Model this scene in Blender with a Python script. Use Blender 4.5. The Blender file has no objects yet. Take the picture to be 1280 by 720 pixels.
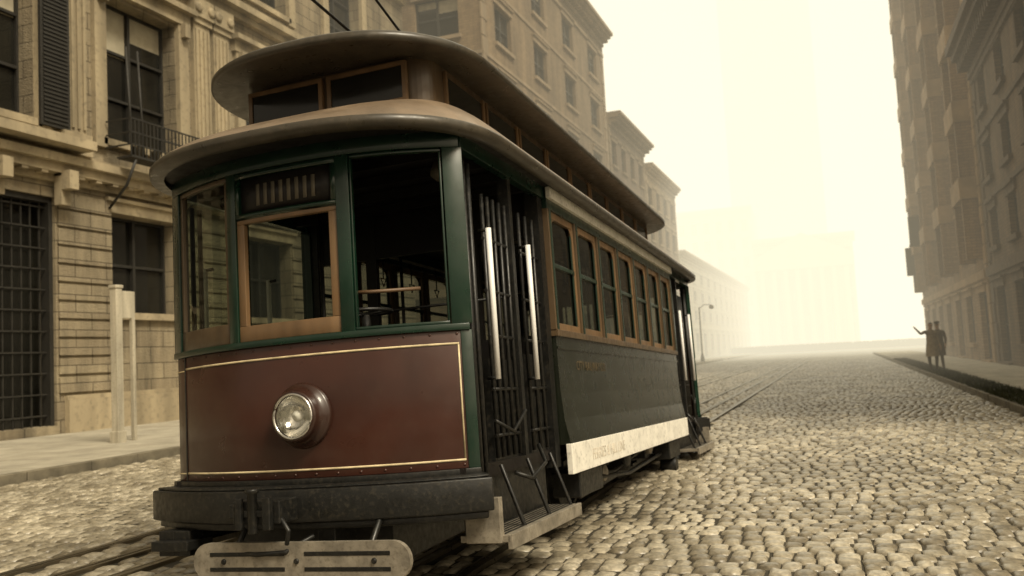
import bpy, math, random
import numpy as np
from mathutils import Vector, Matrix
random.seed(7); np.random.seed(7)
scene=bpy.context.scene
R=math.radians

# ------------------------------------------------------------------ materials
def newmat(name):
    m=bpy.data.materials.new(name); m.use_nodes=True
    nt=m.node_tree; nt.nodes.clear()
    return m,nt,nt.nodes,nt.links
def mat(name,col,rough=0.6,metal=0.0,var=0.25,scale=3.0,bump=0.0,bscale=40.0,coat=0.0,streak=False,dirt=0.0,spec=0.5):
    m,nt,N,L=newmat(name)
    out=N.new('ShaderNodeOutputMaterial'); p=N.new('ShaderNodeBsdfPrincipled')
    L.new(p.outputs[0],out.inputs[0])
    geo=N.new('ShaderNodeNewGeometry')
    mp=N.new('ShaderNodeMapping'); L.new(geo.outputs['Position'],mp.inputs[0])
    if streak: mp.inputs['Scale'].default_value=(1,1,0.15)
    no=N.new('ShaderNodeTexNoise'); no.inputs['Scale'].default_value=scale; no.inputs['Detail'].default_value=6
    L.new(mp.outputs[0],no.inputs['Vector'])
    mr=N.new('ShaderNodeMapRange'); mr.inputs[1].default_value=.3; mr.inputs[2].default_value=.7
    mr.inputs[3].default_value=1-var; mr.inputs[4].default_value=1+var
    L.new(no.outputs[0],mr.inputs[0])
    mx=N.new('ShaderNodeMix'); mx.data_type='RGBA'; mx.blend_type='MULTIPLY'; mx.inputs[0].default_value=1
    mx.inputs[6].default_value=(*col,1); L.new(mr.outputs[0],mx.inputs[7])
    last=mx.outputs[2]
    if dirt>0:
        n2=N.new('ShaderNodeTexNoise'); n2.inputs['Scale'].default_value=scale*5; n2.inputs['Detail'].default_value=8
        L.new(geo.outputs['Position'],n2.inputs['Vector'])
        m2=N.new('ShaderNodeMapRange'); m2.inputs[1].default_value=.52; m2.inputs[2].default_value=.72; m2.inputs[3].default_value=0; m2.inputs[4].default_value=dirt
        L.new(n2.outputs[0],m2.inputs[0])
        md=N.new('ShaderNodeMix'); md.data_type='RGBA'; L.new(m2.outputs[0],md.inputs[0]); L.new(last,md.inputs[6])
        md.inputs[7].default_value=(.12,.1,.07,1); last=md.outputs[2]
    L.new(last,p.inputs['Base Color'])
    rr=N.new('ShaderNodeMapRange'); rr.inputs[1].default_value=.3; rr.inputs[2].default_value=.7
    rr.inputs[3].default_value=max(0.02,rough-.1*min(1,rough*2)); rr.inputs[4].default_value=min(1,rough+.12)
    n3=N.new('ShaderNodeTexNoise'); n3.inputs['Scale'].default_value=scale*3; L.new(geo.outputs['Position'],n3.inputs['Vector'])
    L.new(n3.outputs[0],rr.inputs[0]); L.new(rr.outputs[0],p.inputs['Roughness'])
    p.inputs['Metallic'].default_value=metal; p.inputs['Coat Weight'].default_value=coat
    p.inputs['Coat Roughness'].default_value=.12; p.inputs['Specular IOR Level'].default_value=spec
    if bump>0:
        nb=N.new('ShaderNodeTexNoise'); nb.inputs['Scale'].default_value=bscale; nb.inputs['Detail'].default_value=6
        L.new(geo.outputs['Position'],nb.inputs['Vector'])
        b=N.new('ShaderNodeBump'); b.inputs['Strength'].default_value=bump; b.inputs['Distance'].default_value=.01
        L.new(nb.outputs[0],b.inputs['Height']); L.new(b.outputs[0],p.inputs['Normal'])
    return m
def blockmat(name,c1,c2,mortar,bw,bh,ms=.012,dist=.02,stain=.35,rough=.85):
    m,nt,N,L=newmat(name)
    out=N.new('ShaderNodeOutputMaterial'); p=N.new('ShaderNodeBsdfPrincipled'); L.new(p.outputs[0],out.inputs[0])
    geo=N.new('ShaderNodeNewGeometry'); s=N.new('ShaderNodeSeparateXYZ'); L.new(geo.outputs['Position'],s.inputs[0])
    a=N.new('ShaderNodeMath'); a.operation='ADD'; L.new(s.outputs[0],a.inputs[0]); L.new(s.outputs[1],a.inputs[1])
    c=N.new('ShaderNodeCombineXYZ'); L.new(a.outputs[0],c.inputs[0]); L.new(s.outputs[2],c.inputs[1])
    br=N.new('ShaderNodeTexBrick'); L.new(c.outputs[0],br.inputs['Vector'])
    br.inputs['Scale'].default_value=1; br.inputs['Brick Width'].default_value=bw; br.inputs['Row Height'].default_value=bh
    br.inputs['Mortar Size'].default_value=ms; br.inputs['Mortar Smooth'].default_value=.3
    br.inputs['Color1'].default_value=(*c1,1); br.inputs['Color2'].default_value=(*c2,1); br.inputs['Mortar'].default_value=(*mortar,1)
    mp=N.new('ShaderNodeMapping'); mp.inputs['Scale'].default_value=(1,1,.18); L.new(geo.outputs['Position'],mp.inputs[0])
    no=N.new('ShaderNodeTexNoise'); no.inputs['Scale'].default_value=1.1; no.inputs['Detail'].default_value=8; no.inputs['Roughness'].default_value=.65
    L.new(mp.outputs[0],no.inputs['Vector'])
    mr=N.new('ShaderNodeMapRange'); mr.inputs[1].default_value=.35; mr.inputs[2].default_value=.65; mr.inputs[3].default_value=1-stain; mr.inputs[4].default_value=1.15
    L.new(no.outputs[0],mr.inputs[0])
    mx=N.new('ShaderNodeMix'); mx.data_type='RGBA'; mx.blend_type='MULTIPLY'; mx.inputs[0].default_value=1
    L.new(br.outputs[0],mx.inputs[6]); L.new(mr.outputs[0],mx.inputs[7]); L.new(mx.outputs[2],p.inputs['Base Color'])
    p.inputs['Roughness'].default_value=rough
    n2=N.new('ShaderNodeTexNoise'); n2.inputs['Scale'].default_value=25; n2.inputs['Detail'].default_value=5; L.new(geo.outputs['Position'],n2.inputs['Vector'])
    ma=N.new('ShaderNodeMath'); ma.operation='MULTIPLY_ADD'; L.new(br.outputs['Fac'],ma.inputs[0]); ma.inputs[1].default_value=-1.0; L.new(n2.outputs[0],ma.inputs[2])
    b=N.new('ShaderNodeBump'); b.inputs['Strength'].default_value=.7; b.inputs['Distance'].default_value=dist
    L.new(ma.outputs[0],b.inputs['Height']); L.new(b.outputs[0],p.inputs['Normal'])
    return m
def glassmat(name,tint,bump=.08):
    m,nt,N,L=newmat(name)
    out=N.new('ShaderNodeOutputMaterial'); t=N.new('ShaderNodeBsdfTransparent'); t.inputs[0].default_value=(*tint,1)
    g=N.new('ShaderNodeBsdfGlossy'); g.inputs['Roughness'].default_value=.03; g.inputs[0].default_value=(.9,.9,.85,1)
    f=N.new('ShaderNodeFresnel'); f.inputs[0].default_value=1.45
    geo=N.new('ShaderNodeNewGeometry'); n=N.new('ShaderNodeTexNoise'); n.inputs['Scale'].default_value=3; L.new(geo.outputs['Position'],n.inputs['Vector'])
    b=N.new('ShaderNodeBump'); b.inputs['Strength'].default_value=bump; b.inputs['Distance'].default_value=.02; L.new(n.outputs[0],b.inputs['Height']); L.new(b.outputs[0],g.inputs['Normal'])
    x=N.new('ShaderNodeMixShader'); L.new(f.outputs[0],x.inputs[0]); L.new(t.outputs[0],x.inputs[1]); L.new(g.outputs[0],x.inputs[2]); L.new(x.outputs[0],out.inputs[0])
    return m

M={}
M['brown']=mat('brown_paint',(.046,.0145,.0085),.34,var=.3,scale=2,coat=.35,bump=.04,bscale=14,dirt=.05)
M['brownd']=mat('headlight_paint',(.034,.014,.009),.3,var=.2,coat=.4)
M['side']=mat('side_paint',(.012,.015,.009),.2,var=.2,scale=2,coat=.6,dirt=.05)
M['green']=mat('green_paint',(.004,.022,.012),.3,var=.25,coat=.4,dirt=.05)
M['black']=mat('black_iron',(.007,.007,.006),.42,var=.3,scale=8,dirt=.18,bump=.1)
M['dark']=mat('dark_interior',(.007,.005,.004),.5,var=.3)
M['wood']=mat('varnished_wood',(.16,.095,.045),.42,var=.35,scale=6,coat=.2,streak=True,dirt=.2)
M['wood2']=mat('dark_wood',(.085,.055,.028),.42,var=.3,scale=6,coat=.3,streak=True,dirt=.1)
M['gold']=mat('gold_line',(.66,.55,.34),.5,var=.3,scale=12)
M['cream']=mat('cream_paint',(.84,.81,.72),.5,var=.12,scale=5,dirt=.4)
M['white']=mat('white_enamel',(.9,.89,.86),.3,var=.04)
M['roofc']=mat('roof_canvas',(.18,.13,.085),.40,var=.35,scale=2.5,bump=.2,bscale=60,dirt=.35)
M['roofd']=mat('monitor_roof_canvas',(.075,.052,.035),.40,var=.3,scale=2.5,bump=.2,bscale=60,dirt=.15)
M['lip']=mat('roof_lip',(.05,.042,.03),.33,var=.3,scale=5,dirt=.3)
M['steel']=mat('worn_steel',(.27,.24,.19),.5,.3,var=.35,scale=9,dirt=.6,bump=.25)
M['rail']=mat('rail_steel',(.2,.17,.12),.32,.8,var=.3,scale=3)
M['chrome']=mat('reflector',(.95,.94,.9),.12,1.0,var=.04,scale=30,bump=.25,bscale=35)
M['bulb']=mat('frosted_bulb',(.9,.88,.8),.3,0,var=.05)
M['lens']=glassmat('lens_glass',(.97,.97,.95),.5)
M['glass']=glassmat('pane_glass',(.72,.76,.71))
M['sglass']=glassmat('saloon_glass',(.28,.31,.27),.15)
M['seat']=mat('seat_slats',(.12,.07,.035),.5,var=.3)
M['wglass']=mat('window_glass',(.012,.0115,.009),.07,var=.5,scale=.6,bump=.12,bscale=1.5,spec=.5)
M['blind']=mat('window_blind',(.36,.32,.23),.8,var=.15)
M['frame']=mat('window_frame',(.11,.095,.068),.6,var=.2)
M['framed']=mat('window_frame_dark',(.02,.018,.014),.6,var=.2)
M['stoneA']=blockmat('ashlar_stone',(.33,.275,.18),(.26,.212,.138),(.10,.078,.048),1.1,.48,.014,.05,.55)
M['trimA']=mat('carved_stone',(.315,.26,.168),.85,var=.4,scale=1.2,streak=True,bump=.4,bscale=20,dirt=.5)
M['brickB']=blockmat('buff_brick',(.27,.19,.108),(.21,.147,.083),(.15,.12,.08),.42,.14,.012,.012,.4)
M['trimB']=mat('limestone_trim',(.28,.215,.14),.85,var=.25,scale=1,streak=True,dirt=.25)
M['brickC']=blockmat('dark_brick',(.18,.12,.075),(.14,.095,.06),(.11,.08,.05),.42,.14,.012,.012,.35)
M['trimC']=mat('sandstone_trim',(.2,.15,.095),.85,var=.2,scale=1)
M['brickR']=blockmat('brown_brick',(.30,.185,.092),(.235,.145,.072),(.14,.095,.05),.42,.14,.012,.012,.4)
M['trimR']=mat('brown_stone_trim',(.30,.205,.115),.85,var=.25,scale=1)
M['stoneF']=blockmat('pale_stone',(.4,.35,.26),(.36,.31,.22),(.25,.2,.15),2,.8,.02,.02,.25)
M['trimF']=mat('pale_trim',(.42,.37,.28),.85,var=.1)
M['stoneR2']=blockmat('dark_brown_brick',(.15,.10,.055),(.12,.08,.043),(.07,.052,.034),.42,.14,.012,.012,.35)  # darker brown brick for the corner building
M['trimR2']=mat('dark_brown_trim',(.09,.062,.037),.8,var=.25)  # darker brown trim to go with that brick
M['pave']=blockmat('pavement_slab',(.40,.365,.285),(.36,.325,.25),(.2,.17,.12),1.2,1.2,.012,.008,.3)
M['kerb']=mat('kerb_granite',(.15,.13,.09),.8,var=.35,scale=4,bump=.3,dirt=.5)
M['grass']=mat('verge_grass',(.045,.05,.02),.9,var=.4,scale=4)
M['soil']=mat('soil',(.04,.033,.02),.95,var=.3)
M['post']=mat('weathered_post',(.42,.38,.29),.8,var=.3,scale=5,streak=True,dirt=.3)
M['leaf']=mat('shrub_leaf',(.05,.055,.025),.9,var=.5,scale=3)
M['skin']=mat('skin',(.35,.22,.14),.6,var=.1)
M['hair']=mat('hair',(.02,.014,.01),.6,var=.3)
M['coat1']=mat('tan_coat',(.26,.205,.13),.85,var=.25,scale=8)
M['coat2']=mat('brown_coat',(.10,.078,.052),.85,var=.25,scale=8)
M['trous']=mat('trousers',(.07,.056,.04),.85,var=.2)
M['shoe']=mat('shoe_leather',(.015,.012,.01),.5)
def posvec(m):
    N=m.node_tree.nodes; L=m.node_tree.links
    br=[n for n in N if n.type=='TEX_BRICK'][0]; g=[n for n in N if n.type=='NEW_GEOMETRY'][0]
    L.new(g.outputs['Position'],br.inputs['Vector'])
posvec(M['pave'])
def settmat():
    m,nt,N,L=newmat('granite_setts')
    out=N.new('ShaderNodeOutputMaterial'); p=N.new('ShaderNodeBsdfPrincipled'); L.new(p.outputs[0],out.inputs[0])
    g=N.new('ShaderNodeNewGeometry')
    cr=N.new('ShaderNodeValToRGB'); e=cr.color_ramp.elements
    e[0].color=(.18,.152,.105,1); e[1].color=(.46,.41,.31,1); k=cr.color_ramp.elements.new(.5); k.color=(.31,.27,.195,1)
    L.new(g.outputs['Random Per Island'],cr.inputs[0])
    n=N.new('ShaderNodeTexNoise'); n.inputs['Scale'].default_value=.5; n.inputs['Detail'].default_value=8; n.inputs['Roughness'].default_value=.65; L.new(g.outputs['Position'],n.inputs['Vector'])
    mr=N.new('ShaderNodeMapRange'); mr.inputs[1].default_value=.35; mr.inputs[2].default_value=.65; mr.inputs[3].default_value=.65; mr.inputs[4].default_value=1.2; L.new(n.outputs[0],mr.inputs[0])
    n4=N.new('ShaderNodeTexNoise'); n4.inputs['Scale'].default_value=28; n4.inputs['Detail'].default_value=5; L.new(g.outputs['Position'],n4.inputs['Vector'])
    m4=N.new('ShaderNodeMapRange'); m4.inputs[1].default_value=.35; m4.inputs[2].default_value=.65; m4.inputs[3].default_value=.7; m4.inputs[4].default_value=1.2; L.new(n4.outputs[0],m4.inputs[0])
    mm=N.new('ShaderNodeMath'); mm.operation='MULTIPLY'; L.new(mr.outputs[0],mm.inputs[0]); L.new(m4.outputs[0],mm.inputs[1])
    mx=N.new('ShaderNodeMix'); mx.data_type='RGBA'; mx.blend_type='MULTIPLY'; mx.inputs[0].default_value=1
    L.new(cr.outputs[0],mx.inputs[6]); L.new(mm.outputs[0],mx.inputs[7]); L.new(mx.outputs[2],p.inputs['Base Color'])
    p.inputs['Roughness'].default_value=.36
    b=N.new('ShaderNodeBump'); b.inputs['Strength'].default_value=.5; b.inputs['Distance'].default_value=.008; L.new(n4.outputs[0],b.inputs['Height']); L.new(b.outputs[0],p.inputs['Normal'])
    return m
M['sett']=settmat()
M['grout']=mat('road_grout',(.035,.03,.021),.9,var=.4,scale=2,bump=.4,bscale=50)
M['farroad']=blockmat('far_setts',(.3,.27,.2),(.24,.21,.155),(.1,.09,.065),.16,.2,.015,.01,.3,rough=.5)
posvec(M['farroad'])

# ------------------------------------------------------------------ mesh builder
class MB:
    def __init__(s): s.v=[]; s.f=[]; s.m=[]; s.s=[]; s.mats=[]; s.T=None
    def mi(s,k):
        k=M[k] if isinstance(k,str) else k
        if k not in s.mats: s.mats.append(k)
        return s.mats.index(k)
    def addv(s,p):
        p=Vector(p)
        if s.T: p=Vector(s.T(p))
        s.v.append(tuple(p)); return len(s.v)-1
    def face(s,pts,k,smooth=False):
        ids=[s.addv(p) for p in pts]; s.f.append(ids); s.m.append(s.mi(k)); s.s.append(smooth)
    def idf(s,ids,k,smooth=False): s.f.append(list(ids)); s.m.append(s.mi(k)); s.s.append(smooth)
    def hexa(s,p,k):
        i=[s.addv(q) for q in p]
        for f in ((3,2,1,0),(4,5,6,7),(0,1,5,4),(1,2,6,5),(2,3,7,6),(3,0,4,7)): s.idf([i[a] for a in f],k)
    def box(s,x0,x1,y0,y1,z0,z1,k):
        s.hexa([(x0,y0,z0),(x1,y0,z0),(x1,y1,z0),(x0,y1,z0),(x0,y0,z1),(x1,y0,z1),(x1,y1,z1),(x0,y1,z1)],k)
    def tube(s,pts,r,k,n=10,closed=False):
        pts=[Vector(p) for p in pts]; rings=[]
        rr=r if isinstance(r,(list,tuple)) else [r]*len(pts)
        for i,p in enumerate(pts):
            if closed: d=pts[(i+1)%len(pts)]-pts[i-1]
            else: d=pts[min(i+1,len(pts)-1)]-pts[max(i-1,0)]
            d.normalize(); a=Vector((0,0,1)) if abs(d.z)<.9 else Vector((1,0,0))
            u=d.cross(a).normalized(); w=d.cross(u)
            rings.append([s.addv(p+u*math.cos(t*2*math.pi/n)*rr[i]+w*math.sin(t*2*math.pi/n)*rr[i]) for t in range(n)])
        m=len(rings)
        for i in range(m if closed else m-1):
            A=rings[i];B=rings[(i+1)%m]
            for t in range(n): s.idf((A[t],A[(t+1)%n],B[(t+1)%n],B[t]),k,True)
        if not closed: s.idf(rings[0][::-1],k); s.idf(rings[-1],k)
    def lathe(s,c,axis,prof,k,n=32,smooth=True,caps=True):
        c=Vector(c); d=Vector(axis).normalized(); a=Vector((0,0,1)) if abs(d.z)<.9 else Vector((1,0,0))
        u=d.cross(a).normalized(); w=d.cross(u); rings=[]
        for r,h in prof: rings.append([s.addv(c+d*h+(u*math.cos(t*2*math.pi/n)+w*math.sin(t*2*math.pi/n))*max(r,.0005)) for t in range(n)])
        for A,B in zip(rings[:-1],rings[1:]):
            for t in range(n): s.idf((A[t],A[(t+1)%n],B[(t+1)%n],B[t]),k,smooth)
        if caps: s.idf(rings[0][::-1],k); s.idf(rings[-1],k)
    def loft(s,rings,k,smooth=True,captop=False):
        ids=[[s.addv(p) for p in r] for r in rings]; n=len(ids[0])
        for A,B in zip(ids[:-1],ids[1:]):
            for t in range(n): s.idf((A[t],A[(t+1)%n],B[(t+1)%n],B[t]),k,smooth)
        if captop: s.idf(ids[-1],k,False)
    def build(s,name,parent=None,bevel=0):
        me=bpy.data.meshes.new(name); me.from_pydata(s.v,[],s.f)
        for m in s.mats: me.materials.append(m)
        me.polygons.foreach_set('material_index',s.m); me.polygons.foreach_set('use_smooth',s.s); me.update()
        o=bpy.data.objects.new(name,me); scene.collection.objects.link(o)
        if parent: o.parent=parent
        if bevel:
            b=o.modifiers.new('bevel','BEVEL'); b.width=bevel; b.segments=2; b.limit_method='ANGLE'; b.angle_limit=R(50)
        return o
def empty(name,loc=(0,0,0),rot=(0,0,0)):
    e=bpy.data.objects.new(name,None); e.location=loc; e.rotation_euler=rot; scene.collection.objects.link(e); return e

# ------------------------------------------------------------------ tram
PITCH=R(2.5); ROLL=R(2.0); L_=9.2
TR=(Matrix.Rotation(-PITCH,4,'X')@Matrix.Rotation(-ROLL,4,'Y'))
tram=empty('tram',(-3.135,4.55,0.0),TR.to_euler())
HW=1.08; BOW=.27; K=2.4
def fc(s_,off=0.0):
    x=s_*HW; y=BOW*abs(s_)**K
    dy=BOW*K*abs(s_)**(K-1)*(1 if s_>=0 else -1); n=Vector((dy,-HW)).normalized()
    return (x+n.x*off,y+n.y*off)
def strip(mb,s0,s1,z0,z1,o0,o1,k,n=16):
    P=[s0+(s1-s0)*i/n for i in range(n+1)]
    a=[];
    for q in P:
        i0=fc(q,o0); i1=fc(q,o1)
        a.append([mb.addv((*i0,z0)),mb.addv((*i1,z0)),mb.addv((*i1,z1)),mb.addv((*i0,z1))])
    for A,B in zip(a[:-1],a[1:]):
        mb.idf((A[1],B[1],B[2],A[2]),k,True); mb.idf((B[0],A[0],A[3],B[3]),k,True)
        mb.idf((A[0],B[0],B[1],A[1]),k); mb.idf((A[3],A[2],B[2],B[3]),k)
    mb.idf(a[0],k); mb.idf(a[-1][::-1],k)
ZH=2.80
def platform(front=True):
    T=None if front else (lambda p:(p.x,L_-p.y,p.z))
    tag='front_' if front else 'rear_'
    mb=MB(); mb.T=T
    strip(mb,-1,1,.84,1.66,-.05,0,'brown',32)
    mb.box(-1.10,-1.05,.30,1.95,.84,1.66,'brown')
    mb.build(tag+'dash_panel',tram,.004)
    mb=MB(); mb.T=T
    w=.008
    strip(mb,-.88,.965,1.575,1.575+w*1.5,.001,.004,'gold',30)
    strip(mb,-.88,.965,.885,.885+w*1.5,.001,.004,'gold',30)
    strip(mb,.957,.965,.897,1.575,.001,.004,'gold',1)
    strip(mb,-1,-.89,1.565,1.565+w,.001,.004,'gold',3)
    strip(mb,-1,-.89,.885,.885+w,.001,.004,'gold',3)
    mb.build(tag+'pinstripe',tram)
    mb=MB(); mb.T=T
    strip(mb,-.895,-.882,.84,1.66,.0005,.006,'black',1)
    strip(mb,-1.02,1.02,1.66,1.70,-.07,.018,'green',32)
    strip(mb,-1.02,1.02,ZH,2.90,-.07,.012,'green',32)
    strip(mb,-1.03,1.03,.80,.84,-.1,.03,'black',32)
    for s0,w in ((-.985,.05),(.985,.05),(-.385,.034),(.385,.04)):
        strip(mb,s0-w,s0+w,1.70,ZH,-.06,.006,'green',2)
    strip(mb,.975,1.03,.70,1.66,-.06,.006,'green',2)
    mb.box(-1.11,-1.05,.3,1.95,1.66,1.70,'green'); mb.box(-1.11,-1.05,.3,1.95,ZH,2.9,'green')
    mb.box(-1.11,-1.03,.95,1.03,1.70,ZH,'green'); mb.box(-1.11,-1.02,1.86,1.95,1.70,ZH,'green')
    mb.box(1.05,1.11,.3,1.95,2.80,2.9,'green')
    mb.build(tag+'posts',tram,.006)
    mb=MB(); mb.T=T
    for i in range(15):
        for z in (.862,1.64):
            x,y=fc(-.92+i*.134,.0); x2,y2=fc(-.92+i*.134,.01)
            mb.lathe((x,y,z),(x2-x,y2-y,0),[(.009,-.001),(.008,.003),(.003,.005)],'brown',8)
    mb.build(tag+'screw_heads',tram)
    mb=MB(); mb.T=T
    def sash(s0,s1,z0,z1,b,t,sd,k):
        strip(mb,s0,s1,z0,z0+b,-.045,-.008,k,8); strip(mb,s0,s1,z1-t,z1,-.045,-.008,k,8)
        strip(mb,s0,s0+sd,z0+b,z1-t,-.045,-.008,k,2); strip(mb,s1-sd,s1,z0+b,z1-t,-.045,-.008,k,2)
    sash(-.935,-.42,1.702,ZH-.002,.13,.03,.03,'wood2')
    sash(-.35,.345,1.702,2.49,.10,.03,.055,'wood')
    sash(.426,.93,1.702,ZH-.002,.02,.02,.012,'green')
    mb.build(tag+'window_sash',tram,.004)
    mb=MB(); mb.T=T
    strip(mb,-.35,.345,2.50,2.525,-.05,.004,'green',8); strip(mb,-.35,.345,2.76,2.795,-.05,.004,'green',8)
    strip(mb,-.35,-.32,2.525,2.76,-.05,.004,'green',2); strip(mb,.315,.345,2.525,2.76,-.05,.004,'green',2)
    strip(mb,-.32,.315,2.525,2.76,-.05,-.02,'dark',8)
    for i in range(8):
        a=-.20+.055*i
        strip(mb,a,a+.024,2.57,2.71,-.0195,-.016,'frame',1)
    mb.build(tag+'destination_sign',tram)
    mb=MB(); mb.T=T
    def pane(s0,s1,z0,z1,n=6):
        for i in range(n):
            a=s0+(s1-s0)*i/n;b=s0+(s1-s0)*(i+1)/n
            mb.face([(*fc(a,-.03),z0),(*fc(b,-.03),z0),(*fc(b,-.03),z1),(*fc(a,-.03),z1)],'glass',True)
    pane(-.91,-.44,1.82,ZH-.03)
    for y0,y1 in ((.32,.95),(1.03,1.86)): mb.face([(-1.08,y0,1.72),(-1.08,y1,1.72),(-1.08,y1,ZH),(-1.08,y0,ZH)],'sglass')
    mb.build(tag+'window_glass',tram)
    mb=MB(); mb.T=T
    mb.box(-1.05,1.05,.2,1.95,.76,.84,'dark')
    for x0,x1 in ((-1.08,-.42),(.42,1.08)):
        mb.box(x0,x1,1.93,1.98,.84,1.72,'dark'); mb.box(x0,x1,1.93,1.98,2.5,2.95,'dark')
        mb.box(x0,x0+.1,1.93,1.98,1.72,2.5,'dark'); mb.box(x1-.1,x1,1.93,1.98,1.72,2.5,'dark')
        mb.box((x0+x1)/2-.03,(x0+x1)/2+.03,1.93,1.98,1.72,2.5,'dark')
    mb.box(-.42,.42,1.935,1.975,2.5,2.95,'dark')
    for x in (-1.0,1.0): mb.box(x-.04,x+.04,1.88,1.93,.84,2.9,'black')
    mb.build(tag+'bulkhead',tram)
    mb=MB(); mb.T=T
    mb.lathe((-.35,.42,.84),(0,0,1),[(.13,0),(.13,.75),(.15,.78),(.15,.86),(.05,.9)],'black',20)
    mb.tube([(-.35,.42,1.74),(-.35,.42,1.8),(-.22,.36,1.8)],.014,'steel')
    mb.lathe((.3,.45,.84),(0,0,1),[(.03,0),(.03,1.0)],'black',12)
    mb.tube([(.3+.17*math.cos(a*math.pi/10),.45+.17*math.sin(a*math.pi/10),1.86) for a in range(20)],.013,'black',closed=True)
    for a in range(4): mb.tube([(.3,.45,1.84),(.3+.17*math.cos(a*1.571),.45+.17*math.sin(a*1.571),1.86)],.008,'black')
    mb.tube([(.78,.3,1.95),(.5,.2,1.95),(.42,.16,1.95)],.012,'seat')
    mb.tube([(-.8,.5,1.9),(-.8,.5,2.85)],.012,'black'); mb.tube([(.62,1.4,.84),(.62,1.4,2.9)],.018,'black')
    mb.tube([(-.62,1.4,.84),(-.62,1.4,2.9)],.018,'black'); mb.tube([(-1.0,1.2,1.95),(1.0,1.2,1.95)],.010,'black')
    for y in (.5,.9,1.3,1.7): mb.box(-1.1,1.1,y-.03,y+.03,2.82,2.89,'dark')
    mb.lathe((.05,.7,2.76),(0,0,1),[(.02,-.03),(.05,0),(.035,.04),(.02,.1)],'frame',14)
    mb.lathe((.75,.75,2.78),(0,0,1),[(.02,-.04),(.06,0),(.06,.03),(.03,.1)],'frame',14)
    mb.build(tag+'driver_controls',tram)
    mb=MB(); mb.T=T
    strip(mb,-1.06,1.06,.60,.79,-.12,.16,'black',32)
    strip(mb,-1.05,1.05,.79,.808,-.1,.13,'black',32)
    strip(mb,-1.04,1.04,.555,.60,-.12,.12,'black',32)
    mb.build(tag+'bumper',tram,.018)
    mb=MB(); mb.T=T
    bx=-.02
    mb.box(bx-.17,bx+.15,-.33,-.12,.62,.75,'black'); mb.box(bx-.13,bx-.09,-.36,-.33,.59,.77,'black')
    mb.box(bx+.06,bx+.11,-.37,-.33,.59,.77,'black'); mb.box(bx-.085,bx+.055,-.345,-.33,.66,.70,'black')
    mb.lathe((bx-.02,-.345,.57),(0,0,1),[(.028,0),(.028,.22),(.04,.23),(.04,.25)],'black',14)
    mb.box(bx-.3,bx-.18,-.2,-.14,.64,.72,'black'); mb.tube([(bx+.13,-.3,.66),(bx+.2,-.32,.58),(bx+.17,-.3,.50)],.013,'black')
    mb.tube([(-.3,-.1,.52),(-.3,-.2,.45),(-.1,-.25,.44),(.1,-.25,.45),(.2,-.1,.52)],.014,'black')
    for x in (-.92,-.8,.25): mb.box(x-.06,x+.06,-.05,.08,.4,.555,'black')
    mb.box(-.98,-.7,-.12,.12,.44,.50,'black')
    mb.build(tag+'coupler',tram,.006)
    mb=MB(); mb.T=T
    y0,y1=-.24,-.205; zc=.40; hh=.105; hw=.72; cx=.17; pts=[]
    for i in range(13):
        a=-math.pi/2+math.pi*i/12; pts.append((cx+hw-hh+hh*math.cos(a),zc+hh*math.sin(a)))
    for i in range(13):
        a=math.pi/2+math.pi*i/12; pts.append((cx-hw+hh+hh*math.cos(a),zc+hh*math.sin(a)))
    mb.face([(x,y0,z) for x,z in pts],'steel'); mb.face([(x,y1,z) for x,z in pts][::-1],'steel')
    for i in range(len(pts)):
        a=pts[i];b=pts[(i+1)%len(pts)]; mb.face([(a[0],y0,a[1]),(a[0],y1,a[1]),(b[0],y1,b[1]),(b[0],y0,b[1])],'steel')
    for z in (zc-.045,zc+.04):
        mb.box(cx-.6,cx-.08,y0-.003,y0+.01,z-.012,z+.012,'black'); mb.box(cx+.05,cx+.6,y0-.003,y0+.01,z-.012,z+.012,'black')
    for x in (-.5,0,.5): mb.lathe((cx+x,y0-.012,zc),(0,1,0),[(.014,0),(.018,.012)],'black',10)
    for x in (-.45,.45): mb.tube([(cx+x,-.19,.46),(cx+x,-.05,.62)],.018,'black')
    mb.build(tag+'lifeguard_board',tram,.003)
    # headlight: housing, silvered bowl, bulb, glass cover
    mb=MB(); mb.T=T
    hx=.09; hz=1.215
    mb.lathe((hx,0.0,hz),(0,-1,0),[(.195,-.02),(.2,.008),(.19,.024),(.168,.03),(.16,.065),(.152,.08),(.155,.1),(.145,.112),(.124,.112),(.122,.100)],'brownd',48,caps=False)
    mb.lathe((hx,0,hz),(0,-1,0),[(.0,.004),(.03,.006),(.06,.018),(.09,.042),(.108,.07),(.122,.1)],'chrome',48,caps=False)
    mb.lathe((hx,0,hz),(0,-1,0),[(.018,.006),(.02,.03),(.034,.045),(.036,.06),(.026,.078),(.0,.086)],'bulb',20,caps=False)
    mb.lathe((hx,0,hz),(0,-1,0),[(.123,.104),(.11,.118),(.08,.128),(.04,.134),(.0,.136)],'lens',40,caps=False)
    mb.tube([(hx+.131*math.cos(a*math.pi/20),-.112,hz+.131*math.sin(a*math.pi/20)) for a in range(40)],.008,'chrome',8,True)
    mb.build(tag+'headlight',tram)
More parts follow.
